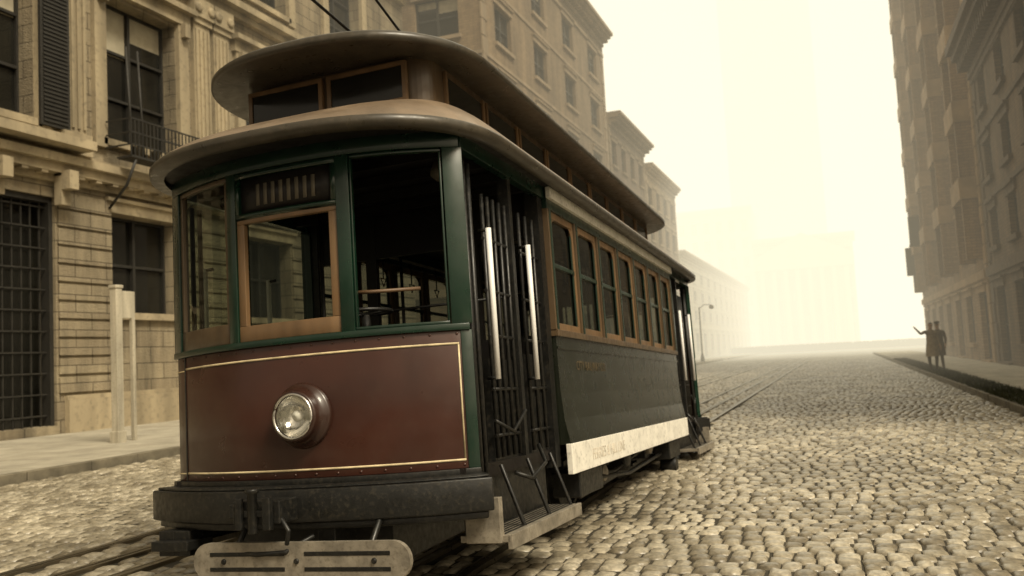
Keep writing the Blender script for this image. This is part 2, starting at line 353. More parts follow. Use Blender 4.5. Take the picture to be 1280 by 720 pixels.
    for sx in (1,-1):
        mb=MB()
        mb.T=(lambda p,sx=sx:(p.x*sx,p.y if front else L_-p.y,p.z))
        st='right' if sx==1 else 'left'
        for y in (.42,.50): mb.tube([(1.06,y,.5),(1.06,y,2.75)],.017,'black')
        if sx==1:
            for y in (.74,.84,.94,1.05,1.16,1.45,1.6,1.75):
                mb.tube([(1.05,y,.86),(1.05,y,2.6)],.015,'black',8)
            for z in (1.0,1.3,1.65,1.95,2.3):
                mb.tube([(1.05,.72,z),(1.05,1.18,z)],.012,'black',8); mb.tube([(1.05,1.43,z),(1.05,1.85,z)],.012,'black',8)
            mb.box(1.0,1.08,1.19,1.25,.84,2.9,'black'); mb.box(.98,1.09,1.82,1.93,.7,2.9,'black')
            mb.box(.99,1.04,.72,1.2,.84,1.5,'black'); mb.box(.99,1.04,1.42,1.85,.84,1.55,'black')
            mb.tube([(1.1,.6,1.1),(1.13,.85,1.02),(1.13,1.1,1.15)],.012,'black')
            mb.tube([(1.1,.9,.75),(1.18,1.0,.7),(1.18,1.3,.78),(1.1,1.4,.9)],.014,'black')
        mb.build(tag+'door_gate_'+st,tram)
        mb=MB(); mb.T=(lambda p,sx=sx:(p.x*sx,p.y if front else L_-p.y,p.z))
        for y in (.63,1.40):
            mb.tube([(1.13,y,1.36),(1.13,y,2.34)],.019,'white',12)
            for z in (1.37,2.33): mb.tube([(1.13,y,z),(1.06,y,z)],.012,'black',8)
        mb.build(tag+'handrail_'+st,tram)
        mb=MB(); mb.T=(lambda p,sx=sx:(p.x*sx,p.y if front else L_-p.y,p.z))
        mb.box(.95,1.27,.3,1.75,.40,.44,'steel'); mb.box(1.25,1.28,.3,1.75,.36,.445,'steel')
        mb.box(1.0,1.22,.27,.33,.40,.66,'steel')
        mb.box(.98,1.02,.3,1.75,.44,.8,'black')
        for y in (.7,1.2,1.7): mb.tube([(1.22,y,.42),(1.08,y,.82)],.014,'black')
        for i in range(7): mb.box(.99+.036*i,1.005+.036*i,.34,1.72,.44,.446,'black')
        mb.build(tag+'step_'+st,tram,.004)
platform(True); platform(False)

Y0,Y1=1.98,7.22; NW=7; PW=(Y1-Y0)/NW
for sx,st in ((1,'right'),(-1,'left')):
    T=lambda p,sx=sx:(p.x*sx,p.y,p.z)
    mb=MB(); mb.T=T
    prof=[(1.175,.86),(1.165,.92),(1.14,1.05),(1.125,1.25),(1.12,1.45),(1.12,1.70)]
    for (xa,za),(xb,zb) in zip(prof[:-1],prof[1:]):
        mb.face([(xa,Y0-.03,za),(xa,Y1+.03,za),(xb,Y1+.03,zb),(xb,Y0-.03,zb)],'side',True)
    mb.face([(1.05,Y0-.03,.86),(1.05,Y0-.03,1.70)]+[(x,Y0-.03,z) for x,z in prof[::-1]],'side')
    mb.face([(1.06,Y1,.86),(1.06,Y0,.86),(1.06,Y0,1.70),(1.06,Y1,1.70)],'dark')
    mb.box(1.12,1.132,Y0-.03,Y1+.03,1.60,1.62,'side')
    mb.build('saloon_side_panel_'+st,tram)
    mb=MB(); mb.T=T
    mb.box(1.14,1.185,Y0-.05,Y1+.05,.635,.865,'cream')
    mb.build('skirt_board_'+st,tram,.004)
    mb=MB(); mb.T=T
    mb.box(1.05,1.145,Y0-.04,Y1+.04,1.70,1.75,'wood2')
    mb.box(1.05,1.13,Y0-.04,Y1+.04,2.72,2.90,'green')
    for i in range(NW+1):
        y=Y0+i*PW; mb.box(1.05,1.135,y-.045,y+.045,1.75,2.72,'wood2'); mb.box(1.135,1.142,y-.02,y+.02,1.75,2.72,'green')
    for i in range(NW):
        a=Y0+i*PW+.045;b=a+PW-.09
        for k_ in ((a,a+.04,1.75,2.72),(b-.04,b,1.75,2.72),(a+.04,b-.04,1.75,1.81),(a+.04,b-.04,2.66,2.72),(a+.04,b-.04,2.26,2.295)):
            mb.box(1.07,1.115,k_[0],k_[1],k_[2],k_[3],'wood' if k_[2]!=2.26 else 'green')
        for yy,d in ((a+.04,1),(b-.04,-1)):
            arc=[(yy,2.66),(yy,2.54)]+[(yy+d*.12*(1-math.cos(t*math.pi/10)),2.54+.12*math.sin(t*math.pi/10)) for t in range(1,6)]
            mb.face([(1.11,p[0],p[1]) for p in arc],'wood')
        for (q0,q1) in ((a+.04,a+.065),(b-.065,b-.04)): mb.box(1.095,1.108,q0,q1,1.81,2.6,'green')
    mb.build('saloon_window_frame_'+st,tram,.003)
    mb=MB(); mb.T=T
    for i in range(NW):
        a=Y0+i*PW+.08;b=a+PW-.16
        mb.face([(1.09,a,1.8),(1.09,b,1.8),(1.09,b,2.67),(1.09,a,2.67)],'sglass')
    mb.build('saloon_window_glass_'+st,tram)
    mb=MB(); mb.T=T
    mb.box(1.13,1.165,Y0-.05,Y1+.05,2.80,2.89,'cream')
    mb.build('letterboard_'+st,tram,.003)
    mb=MB(); mb.T=T
    for i in range(5): mb.box(.55+.09*i,.62+.09*i,Y0+.1,Y1-.1,1.28,1.30,'seat')
    for i in range(4): mb.box(1.02,1.05,Y0+.1,Y1-.1,1.36+.09*i,1.43+.09*i,'seat')
    for i in range(5): mb.box(.6,.98,Y0+.3+i*1.15,Y0+.34+i*1.15,.9,1.28,'dark')
    mb.tube([(.6,Y0+.1,2.62),(.6,Y1-.1,2.62)],.014,'steel')
    for i in range(4): mb.tube([(.52,Y0+.6+i*1.3,.9),(.52,Y0+.6+i*1.3,2.9)],.016,'black',8)
    mb.build('bench_'+st,tram)
    mb=MB(); mb.T=T
    for i in range(9):
        y=Y0+.4+i*.56; mb.tube([(.6,y,2.61),(.6,y,2.4)],.006,'dark',6); mb.tube([(.6,y-.05,2.4),(.6,y,2.33),(.6,y+.05,2.4)],.008,'seat',6,True)
    mb.build('hand_strap_'+st,tram)
mb=MB(); mb.box(-1.04,1.04,Y0,Y1,.82,.9,'dark'); mb.build('saloon_floor',tram)

def outline(hw,yc,Rr,ne,z,N=28,L=L_):
    P=[]
    for i in range(N+1):
        a=math.pi*i/N; c=math.cos(a); s_=math.sin(a)
        P.append((hw*math.copysign(abs(c)**(2/ne),c),yc-Rr*abs(s_)**(2/ne),z))
    for i in range(N+1):
        a=math.pi*i/N; c=-math.cos(a); s_=math.sin(a)
        P.append((hw*math.copysign(abs(c)**(2/ne),c),L-yc+Rr*abs(s_)**(2/ne),z))
    return P
lerp=lambda a,b,t:a+(b-a)*t
mb=MB(); rings=[]
for i in range(10):
    t=i/9; rings.append(outline(lerp(1.27,.74,t),lerp(.80,.85,t),lerp(1.12,.25,t),lerp(2.6,4,t),2.935+.31*math.sin(t*math.pi/2)**.9))
mb.loft(rings,'roofc',True)
mb.build('platform_hood_roof',tram)
mb=MB()
mb.loft([outline(1.20,.80,1.05,2.6,2.865),outline(1.282,.80,1.132,2.6,2.87),outline(1.288,.80,1.138,2.6,2.915),outline(1.27,.80,1.12,2.6,2.938)],'lip',True)
mb.build('eave_moulding',tram)
mb=MB()
o=outline(1.21,.80,1.06,2.6,2.895); mb.face(o[::-1],'dark')
mb.build('ceiling',tram)
LM=8.65
mb=MB()
mb.loft([outline(.76,.85,.25,4,3.15,L=LM),outline(.76,.85,.25,4,3.64,L=LM)],'wood2',False)
mb.build('clerestory_wall',tram)
mb=MB()
for x0,x1 in ((-.62,-.06),(.04,.60)):
    for y,sg in ((.585,-1),(LM-.585,1)):
        ya,yb=sorted((y,y+sg*.012)); mb.box(x0,x1,ya,yb,3.31,3.54,'wglass')
        ya,yb=sorted((y-sg*.01,y+sg*.022)); 
        mb.box(x0-.03,x0,ya,yb,3.28,3.57,'wood'); mb.box(x1,x1+.03,ya,yb,3.28,3.57,'wood'); mb.box(x0,x1,ya,yb,3.54,3.57,'wood'); mb.box(x0,x1,ya,yb,3.28,3.31,'wood')
for sx in (1,-1):
    n=9; span=LM-2*.87
    for i in range(n):
        a=.87+i*(span/n)+.05;b=a+span/n-.1
        xa,xb=sorted((sx*.76,sx*.772)); mb.box(xa,xb,a,b,3.31,3.54,'wglass')
        xa,xb=sorted((sx*.762,sx*.785)); mb.box(xa,xb,a-.03,a,3.28,3.57,'wood'); mb.box(xa,xb,b,b+.03,3.28,3.57,'wood')
mb.build('clerestory_window',tram)
mb=MB(); rings=[]
for i in range(9):
    t=i/8; rings.append(outline(lerp(1.04,.04,t),1.15,lerp(1.05,.04,t),2.4,3.655+.15*math.sin(t*math.pi/2),L=LM))
mb.loft(rings,'roofd',True,True)
mb.build('clerestory_roof',tram)
mb=MB()
mb.loft([outline(.76,1.0,.40,3,3.60,L=LM),outline(1.045,1.15,1.055,2.4,3.585,L=LM),outline(1.065,1.15,1.075,2.4,3.595,L=LM),outline(1.065,1.15,1.075,2.4,3.635,L=LM),outline(1.04,1.15,1.05,2.4,3.658,L=LM)],'lip',True)
mb.build('clerestory_eave',tram)
mb=MB()
mb.box(-.18,.18,1.9,2.5,3.80,3.85,'black'); mb.lathe((0,2.2,3.85),(0,0,1),[(.1,0),(.08,.08),(.05,.12)],'black',16)
mb.tube([(.02,2.25,3.93),(-.75,-1.8,5.07)],.013,'black'); mb.tube([(.2,2.25,3.93),(-.1,-.8,5.3)],.011,'black')
mb.tube([(.25,1.4,3.76),(.35,1.2,3.86),(.42,1.0,3.76)],.016,'black')
mb.build('trolley_pole',tram)
truck=empty('truck'); truck.parent=tram; truck.rotation_euler=TR.inverted().to_euler()
mb=MB()
for y in (3.55,5.65):
    for x in (-.57,.57):
        sx=1 if x>0 else -1
        mb.lathe((x,y,.385),(sx,0,0),[(.40,-.06),(.40,-.04),(.375,-.035),(.375,.05),(.33,.05),(.32,.02),(.14,.02),(.12,.07),(.06,.07)],'black',36)
    mb.lathe((0,y,.385),(1,0,0),[(.06,-.75),(.06,.75)],'black',14)
    for x in (-.85,.85): mb.box(x-.09,x+.09,y-.12,y+.12,.27,.5,'black'); mb.lathe((x*1.1,y,.385),(x,0,0),[(.08,0),(.08,.05),(.04,.07)],'steel',16)
mb.build('wheelset',truck,.004)
mb=MB()
for x in (-.82,.82):
    mb.box(x-.03,x+.03,2.7,6.6,.50,.60,'black')
    mb.box(x-.02,x+.02,3.2,6.0,.2,.25,'black')
    for y in (3.2,3.9,5.3,6.0):
        mb.tube([(x+.07*math.cos(t*.7)*1,y+.07*math.sin(t*.7),.26+t*.0042) for t in range(60)],.013,'black',6)
        mb.box(x-.05,x+.05,y-.09,y+.09,.22,.255,'black')
    for y in (2.75,4.6,6.5): mb.box(x-.04,x+.04,y-.06,y+.06,.3,.5,'black')
    mb.tube([(x+.1,2.5,.45),(x+.1,4.2,.32),(x+.1,5.0,.36),(x+.1,6.8,.42)],.016,'black')
    mb.lathe((x+.05,4.6,.4),(1,0,0),[(.14,0),(.14,.09),(.05,.11)],'black',18)
mb.box(-.7,.7,1.0,8.2,.60,.72,'black')
mb.box(-.6,.6,4.0,5.2,.25,.6,'black')
mb.box(-.55,.55,.2,1.4,.3,.58,'black'); mb.box(-.55,.55,L_-1.4,L_-.2,.35,.6,'black')
mb.build('truck_frame',truck,.004)
mb=MB()
for x in (-1.0,1.0):
    mb.box(x-.12,x+.12,2.3,3.0,.42,.62,'black'); mb.box(x-.1,x+.1,6.3,7.0,.40,.6,'black')
    mb.lathe((x,6.7,.3),(1,0,0),[(.1,-.1),(.1,.1)],'black',16)
    mb.tube([(x,3.1,.5),(x+.02,4.4,.42),(x,6.2,.48)],.02,'black')
mb.build('equipment_box',tram,.01)
def text(body,size,loc,rot,k,name,parent,ext=.001):
    c=bpy.data.curves.new(name,'FONT'); c.body=body; c.size=size; c.extrude=ext
    o=bpy.data.objects.new(name,c); c.materials.append(M[k]); scene.collection.objects.link(o); o.parent=parent; o.location=loc; o.rotation_euler=rot
    return o
M['ink']=mat('faded_lettering',(.68,.62,.52),.6,var=.3,scale=9)
M['fgold']=mat('faded_gold_lettering',(.10,.075,.04),.5,var=.3,scale=9)
text('FERRIES & HILL LINE',.13,(1.187,2.5,.70),(R(90),0,R(90)),'ink','skirt_lettering',tram)
text('CITY RAILWAY CO.',.11,(1.1225,2.45,1.44),(R(90),0,R(90)),'fgold','company_lettering',tram,.0008)

# ------------------------------------------------------------------ ground
def sheet(name,x0,x1,y0,y1,z,k):
    mb=MB(); mb.face([(x0,y0,z),(x1,y0,z),(x1,y1,z),(x0,y1,z)],k); return mb.build(name)
sheet('ground',-1500,1500,-1500,1500,-.05,'grout')
sheet('far_road',-200,200,80,420,-.012,'farroad')
rails=[-3.675,-2.595,-6.38,-5.30]; slots=[-3.135,-5.84]
def setts():
    py,px=.18,.15
    cx=[];cy=[];sx=[];sy=[]
    y=0.6;row=0
    while y<80:
        x=-11.98+(row%2)*px*.5+random.uniform(-.02,.02)
        yj=random.uniform(-.006,.006)
        while x<2.9:
            w=px*random.uniform(.78,1.25)
            c=x+w/2
            ok=all(abs(c-r)>.10 for r in rails) and all(abs(c-r)>.09 for r in slots)
            wav=.02*math.sin(c*1.3+y*.4)+.012*math.sin(c*3.1-y)
            if ok: cx.append(c);cy.append(y+yj+wav+random.uniform(-.010,.010));sx.append(w-.010);sy.append(py-.011+random.uniform(-.018,.008))
            x+=w
        y+=py;row+=1
    cx=np.array(cx);cy=np.array(cy);sx=np.array(sx)/2;sy=np.array(sy)/2;n=len(cx)
    big=.012*np.sin(cx*1.1+1)*np.cos(cy*.8)+.006*np.sin(cy*2.3+cx)
    zt=np.random.uniform(-.010,.005,n)+big*.6-.004; tx=np.random.uniform(-.07,.07,n); ty=np.random.uniform(-.06,.06,n)
    cor=[(-1,-1),(1,-1),(1,1),(-1,1)]
    verts=np.zeros((n,16,3))
    for L,(ins,dz) in enumerate(((0,-.05),(0.004,-.020),(.018,-.006),(.046,.003))):
        for j,(a,b) in enumerate(cor):
            jx=np.random.uniform(-.007,.007,n); jy=np.random.uniform(-.007,.007,n)
            X=a*(sx-ins)+jx*(L>0); Y=b*(sy-ins)+jy*(L>0)
            verts[:,L*4+j,0]=cx+X; verts[:,L*4+j,1]=cy+Y; verts[:,L*4+j,2]=zt+dz+tx*X+ty*Y
    base=[]
    for L in range(3):
        for j in range(4):
            base.append((L*4+j,L*4+(j+1)%4,L*4+4+(j+1)%4,L*4+4+j))
    base.append((12,13,14,15))
    base=np.array(base); faces=(base[None]+np.arange(n)[:,None,None]*16).reshape(-1,4)
    me=bpy.data.meshes.new('cobblestone_road'); nv=n*16; nf=len(faces)
    me.vertices.add(nv); me.vertices.foreach_set('co',verts.reshape(-1))
    me.loops.add(nf*4); me.loops.foreach_set('vertex_index',faces.reshape(-1).astype(np.int32))
    me.polygons.add(nf); me.polygons.foreach_set('loop_start',np.arange(0,nf*4,4,dtype=np.int32)); me.polygons.foreach_set('loop_total',np.full(nf,4,dtype=np.int32))
    me.polygons.foreach_set('use_smooth',np.ones(nf,dtype=bool))
    me.materials.append(M['sett']); me.update(calc_edges=True)
    o=bpy.data.objects.new('cobblestone_road',me); scene.collection.objects.link(o)
setts()
sheet('road_joint_sand',-11.98,2.92,.3,80,-.028,'soil')
tr=empty('tram_track')
mb=MB()
for r in rails:
    mb.box(r-.035,r+.03,.3,240,-.045,.006,'rail'); mb.box(r+.05,r+.07,.3,240,-.045,.004,'rail') if r in(-3.675,-6.38) else mb.box(r-.075,r-.055,.3,240,-.045,.004,'rail')
for r in slots:
    mb.box(r-.06,r-.012,.3,240,-.045,.003,'rail'); mb.box(r+.012,r+.06,.3,240,-.045,.003,'rail')
mb.build('rails',tr)
def pavement(name,x0,x1,y0,y1,kerbside,z=.13):
    e=empty(name); mb=MB()
    if kerbside>0: a,b,k0,k1=x0,x1-.18,x1-.18,x1
    else: a,b,k0,k1=x0+.18,x1,x0,x0+.18
    mb.box(a,b,y0,y1,-.06,z-.004,'pave'); mb.build('slabs',e)
    mb=MB(); y=y0
    while y<y1:
        l=1.15+random.uniform(-.15,.3); mb.box(k0+random.uniform(-.006,.006),k1+random.uniform(-.006,.006),y,min(y+l-.012,y1),-.06,z+random.uniform(-.006,.004),'kerb'); y+=l
    mb.build('kerb',e,.012)
pavement('left_pavement',-19.45,-12.05,-3,98,1)
pavement('right_pavement',2.98,6.46,-3,96,-1)
pavement('left_pavement',-40,-12.05,104,190,1)

# ------------------------------------------------------------------ buildings
class Facade:
    def __init__(s,mb,org,U,Nn): s.mb=mb;s.o=Vector(org);s.U=Vector(U);s.N=Vector(Nn)
    def P(s,u,z,o=0): return s.o+s.U*u+s.N*o+Vector((0,0,z))
    def box(s,u0,u1,z0,z1,o0,o1,k):
        P=s.P; s.mb.hexa([P(u0,z0,o0),P(u1,z0,o0),P(u1,z0,o1),P(u0,z0,o1),P(u0,z1,o0),P(u1,z1,o0),P(u1,z1,o1),P(u0,z1,o1)],k)
    def wall(s,W,H,wins,k,z00=0,d=.32):
        us=sorted({0,W}|{w[0] for w in wins}|{w[1] for w in wins}); zs=sorted({z00,H}|{w[2] for w in wins}|{w[3] for w in wins})
        for a,b in zip(us[:-1],us[1:]):
            for c,e in zip(zs[:-1],zs[1:]):
                um,zm=(a+b)/2,(c+e)/2
                if any(w[0]<um<w[1] and w[2]<zm<w[3] for w in wins): continue
                s.mb.face([s.P(a,c),s.P(b,c),s.P(b,e),s.P(a,e)],k)
        for w in wins:
            a,b,c,e=w[:4]
            for q in ([(a,c),(a,e)],[(b,e),(b,c)],[(a,e),(b,e)],[(b,c),(a,c)]):
                s.mb.face([s.P(*q[0]),s.P(*q[1]),s.P(*q[1],-d),s.P(*q[0],-d)],k)
    def window(s,a,b,c,e,trim,frame,d=.32,cols=2,sill=True,lintel=True,blind=None,rows=1,near=False):
        s.mb.face([s.P(a,c,-d),s.P(b,c,-d),s.P(b,e,-d),s.P(a,e,-d)],'wglass')
        fw=.07 if near else .09
        s.box(a,a+fw,c,e,-d+.01,-d+.1,frame); s.box(b-fw,b,c,e,-d+.01,-d+.1,frame)
        s.box(a+fw,b-fw,c,c+fw,-d+.01,-d+.1,frame); s.box(a+fw,b-fw,e-fw,e,-d+.01,-d+.1,frame)
        for i in range(rows): 
            zm=c+(e-c)*(i+1)/(rows+1); s.box(a+fw,b-fw,zm-.04,zm+.04,-d+.012,-d+.12,frame)
        for i in range(1,cols):
            um=a+(b-a)*i/cols; s.box(um-.05,um+.05,c+fw,e-fw,-d+.008,-d+.13,frame)
        if blind is None: blind=random.random()<.35
        if blind:
            for i in range(cols):
                if random.random()<.7:
                    u0=a+(b-a)*i/cols+.05;u1=a+(b-a)*(i+1)/cols-.05; zz=e-(e-c)*random.choice((.2,.3,.35,.48))
                    s.mb.face([s.P(u0,zz,-d+.005),s.P(u1,zz,-d+.005),s.P(u1,e-.05,-d+.005),s.P(u0,e-.05,-d+.005)],'blind')
        if sill: s.box(a-.15,b+.15,c-.2,c-.002,-.02,.16,trim)
        if lintel: s.box(a-.18,b+.18,e+.002,e+.32,-.02,.08,trim); s.box(a-.25,b+.25,e+.32,e+.42,-.02,.18,trim)
    def cornice(s,u0,u1,z,k,proj=.8,h=1.0,dent=True):
        s.box(u0,u1,z-h,z-h*.8,-.05,proj*.2,k); s.box(u0,u1,z-h*.8+.002,z-h*.45,-.05,proj*.12,k)
        s.box(u0,u1,z-h*.45+.002,z-h*.25,-.05,proj*.8,k); s.box(u0,u1,z-h*.25+.002,z,-.05,proj,k)
        if dent:
            u=u0+.1
            while u<u1-.2: s.box(u,u+.22,z-h*.78,z-h*.46,proj*.12+.002,proj*.6,k); u+=.5
def generic(name,X,y0,y1,H,wallk,trimk,side,bays,fl,ws,depth=18,frame='framed',wz=(.28,.82),ground=4.2,proj=.8,bayproj=False,cols=2,ch=1.0):
    e=empty(name)
    mb=MB(); 
    if side>0: f=Facade(mb,(X,y0,.1),(0,1,0),(1,0,0))
    else: f=Facade(mb,(X,y0,.1),(0,1,0),(-1,0,0))
    W=y1-y0; fh=(H-ground-1.4)/fl; wins=[]
    pitch=W/bays
    for b in range(bays):
        uc=pitch*(b+.5); wins.append((uc-ws*.6,uc+ws*.6,.9 if b%2 else .12,ground-.9))
        for q in range(fl):
            z0=ground+fh*q; wins.append((uc-ws/2,uc+ws/2,z0+fh*wz[0],z0+fh*wz[1]))
    f.wall(W,H,wins,wallk)
    mb.build('wall',e)
    mb=MB(); f.mb=mb
    for w in wins: f.window(*w[:4],trimk,frame,cols=cols)
    mb.build('windows',e)
    mb=MB(); f.mb=mb
    f.cornice(0,W,H,trimk,proj,ch); f.box(0,W,ground-.35,ground+.05,-.05,.2,trimk); f.box(0,W,ground-.5,ground-.352,-.05,.1,trimk)
    f.box(0,W,H-1.6-.25,H-1.6,-.05,.12,trimk)
    for q in range(1,fl): f.box(0,W,ground+fh*q-.08,ground+fh*q+.1,-.05,.07,trimk)
    n=int(H/.9)
    for i in range(n):
        l=.7 if i%2 else .45
        for u in ((-.05,l),(W-l,W+.05)): f.box(u[0],u[1],i*.9+.03,i*.9+.87,-.04,.06,trimk)
    if bayproj:
        for b in range(bays):
            if b%2==0:
                uc=pitch*(b+.5); f.box(uc-1.5,uc-ws/2-.25,ground+.6,H-2.2,.0,.7,wallk); f.box(uc+ws/2+.25,uc+1.5,ground+.6,H-2.2,.0,.7,wallk)
                for q in range(fl): z=ground+fh*q; f.box(uc-1.6,uc+1.6,z+fh*wz[1]+.45,z+fh*(wz[0]+1)-.22,.0,.78,trimk)
    mb.build('trim',e)
    mb=MB(); x_in=X-side*depth
    xa,xb=sorted((X,x_in))
    f2=Facade(mb,(xa,y0,.1),(1,0,0),(0,-1,0)); wins=[]
    nb=int(depth//4.2)
    for b in range(nb):
        uc=depth-4.2*(b+.6) if side>0 else 4.2*(b+.6)
        for q in range(fl):
            z0=ground+fh*q; wins.append((uc-ws/2,uc+ws/2,z0+fh*wz[0],z0+fh*wz[1]))
    f2.wall(depth,H,wins,wallk)
    for w in wins: f2.window(*w[:4],trimk,frame,cols=cols)
    f2.cornice(0,depth,H,trimk,proj); f2.box(0,depth,ground-.35,ground+.05,-.05,.2,trimk)
    for q in range(1,fl): f2.box(0,depth,ground+fh*q-.08,ground+fh*q+.1,-.05,.07,trimk)
    mb.build('end_wall',e)
    mb=MB()
    mb.face([(xa,y1,0),(xb,y1,0),(xb,y1,H),(xa,y1,H)],wallk); mb.face([(x_in,y0,0),(x_in,y1,0),(x_in,y1,H),(x_in,y0,H)],wallk)
    mb.face([(xa,y0,H),(xb,y0,H),(xb,y1,H),(xa,y1,H)],'trimC'); mb.box(xa+depth*.3,xa+depth*.6,y0+2,y0+5,H,H+2.5,wallk)
    mb.build('rear_and_roof',e)
    return e

def buildingA():
    e=empty('stone_building'); X=-19.5; y0=-6; W=45.0; H=21
    mb=MB(); f=Facade(mb,(X,y0,.1),(0,1,0),(1,0,0)); wins=[]
    kinds=[]
    def add(a,b,c,d_,kind): wins.append((a-y0,b-y0,c,d_)); kinds.append(kind)
    add(-3.5,-.5,3.3,6.2,'s'); add(3,6,3.3,6.2,'s'); add(8.6,11.2,3.3,6.2,'s')
    add(13.3,17.75,.25,6.35,'grille'); add(19.7,22.4,3.3,6.2,'s'); add(25.9,28.6,3.3,6.2,'s'); add(31.8,34.5,.3,6.2,'s')
    for z0,z1 in ((8.35,12.7),(15.2,19)):
        for a,b in ((-3.5,-.5),(3,6),(8.4,11.2),(14.0,17.1),(19.5,22.5),(25.9,28.8),(31.8,34.6)): add(a,b,z0,z1,'u')
    f.wall(W,H,wins,'stoneA',d=.6); mb.build('wall',e)
    mb=MB(); f.mb=mb
    for w,k in zip(wins,kinds):
        a,b,c,d_=w
        if k=='grille':
            f.mb.face([f.P(a,c,-.6),f.P(b,c,-.6),f.P(b,d_,-.6),f.P(a,d_,-.6)],'wglass')
            n=16
            for i in range(1,n):
                u=a+(b-a)*i/n; f.box(u-.018,u+.018,c,d_,-.3,-.26,'framed')
            for i in range(11): z=c+(d_-c)*(i+.5)/11; f.box(a,b,z-.02,z+.02,-.255,-.22,'framed')
            f.box(a,a+.12,c,d_,-.4,-.1,'framed'); f.box(b-.12,b,c,d_,-.4,-.1,'framed'); f.box(a+.12,b-.12,d_-.15,d_,-.4,-.1,'framed'); f.box((a+b)/2-.08,(a+b)/2+.08,c,d_-.15,-.22,-.12,'framed')
        else:
            f.window(a,b,c,d_,'trimA','framed',d=.6,cols=2,rows=1 if k=='s' else 2,lintel=(k=='s'),near=True,blind=(k=='u'))
            if k=='u':
                f.box(a-.45,a-.02,c-.3,d_+.1,-.02,.16,'trimA'); f.box(b+.02,b+.45,c-.3,d_+.1,-.02,.16,'trimA')
                f.box(a-.55,b+.55,d_+.1,d_+.5,-.02,.2,'trimA'); f.box(a-.65,b+.65,d_+.5,d_+.68,-.02,.42,'trimA')
                for u in (a-.35,b+.1): f.box(u,u+.25,d_-.35,d_+.1,.16,.36,'trimA')
    mb.build('windows',e)
    mb=MB(); f.mb=mb
    for a,b in ((0,19.0),(24.0,37.5),(40.8,45)): f.box(a,b,0,.9,-.05,.16,'trimA'); f.box(a,b,.902,1.02,-.05,.1,'trimA')
    f.box(0,W,6.75,6.95,-.05,.15,'trimA'); f.box(0,W,6.952,7.2,-.05,.42,'trimA'); f.box(0,W,7.202,7.42,-.05,.6,'trimA'); f.box(0,W,7.422,7.6,-.05,.2,'trimA')
    f.box(0,W,14.0,14.25,-.05,.25,'trimA'); f.box(0,W,14.252,14.5,-.05,.55,'trimA')
    f.cornice(0,W,H,'trimA',1.2,1.6)
    u=.2
    while u<W: f.box(u,u+.2,7.0-.12,6.95,.151,.40,'trimA'); u+=.6
    piers=[(0,2.5),(5.5,9),(12,14.6),(17.2,19.3),(23.75,25.7),(28.4,31.9),(34.6,37.8),(40.5,45)]
    z=1.1
    while z<6.6:
        for a,b in piers: f.box(a+.05,b-.05,z,z+.42,-.02,.07,'stoneA')
        z+=.5
    for yc in (1.2,7.2,12.6,18.3,23.6,24.6,30.2,36.0):
        u=yc-y0; w=.40
        f.box(u-w-.08,u+w+.08,7.6,8.2,-.02,.30,'trimA'); f.box(u-w,u+w,8.2,13.1,-.02,.18,'trimA')
        for q in range(4): f.box(u-w+.06+q*.2,u-w+.14+q*.2,8.35,12.9,.181,.235,'trimA')
        f.box(u-w-.06,u+w+.06,13.1,13.3,-.02,.26,'trimA'); f.box(u-w-.12,u+w+.12,13.3,13.95,-.02,.34,'trimA')
        for q in (-1,1): f.mb.lathe(f.P(u+q*.32,13.6,.36),(1,0,0),[(.17,-.05),(.17,.03),(.08,.05)],'trimA',12)
    f.box(19.2,24.3,7.602,7.85,.0,.95,'trimA')
    for u in (19.6,21.6,23.6): f.box(u,u+.3,6.5,7.0,.15,.7,'trimA'); f.box(u,u+.3,6.1,6.5,.15,.4,'trimA')
    mb.build('stone_trim',e)
    mb=MB(); f.mb=mb
    for uu in (17.12-y0,):
        f.box(uu,uu+.95,8.2,12.9,.17,.25,'framed')
        for i in range(40): f.box(uu+.08,uu+.87,8.3+i*.113,8.36+i*.113,.252,.285,'framed')
    mb.build('shutter',e)
    mb=MB(); f.mb=mb; a,b=19.35-y0,22.65-y0
    f.box(a,b,7.64,7.70,.6,1.15,'framed')
    for z in (8.0,8.35,8.75): f.box(a,b,z,z+.04,1.1,1.14,'framed'); f.box(a,a+.04,z,z+.04,.2,1.1,'framed'); f.box(b-.04,b,z,z+.04,.2,1.1,'framed')
    n=22
    for i in range(n+1): u=a+(b-a)*i/n; f.box(u-.015,u+.015,7.7,8.75,1.105,1.135,'framed')
    for u in (a+.2,b-.2): mb.tube([f.P(u,6.3,.1),f.P(u,6.9,.75),f.P(u,7.6,1.1)],.04,'framed')
    for u in (a+.5,a+1.2,b-.6): mb.lathe(f.P(u,7.72,.9),(0,0,1),[(.1,0),(.15,.3),(.17,.32)],'kerb',12)
    mb.tube([f.P(a+.3,11,.7),f.P(a+.3,7.7,.9)],.03,'framed'); mb.tube([f.P(a+.75,11,.7),f.P(a+.75,7.7,.9)],.03,'framed')
    mb.build('iron_balcony',e)
    mb=MB(); mb.face([(X-18,y0,0),(X,y0,0),(X,y0,H),(X-18,y0,H)],'stoneA'); mb.face([(X-18,y0+W,0),(X,y0+W,0),(X,y0+W,H),(X-18,y0+W,H)],'stoneA')
    mb.face([(X-18,y0,H),(X,y0,H),(X,y0+W,H),(X-18,y0+W,H)],'trimA'); mb.face([(X-18,y0,0),(X-18,y0+W,0),(X-18,y0+W,H),(X-18,y0,H)],'stoneA')
    mb.build('rear_and_roof',e)
buildingA()
generic('brick_apartment_building',-16,41,67,26.6,'brickB','trimB',1,4,5,2.5,depth=20,ground=5,proj=1.0)
generic('brick_commercial_building',-16,67.5,81,20.5,'brickC','trimC',1,4,4,1.6,proj=1.1)
generic('brick_row_building',-16,81.3,97,19,'brickB','trimB',1,4,4,1.8,proj=.8)
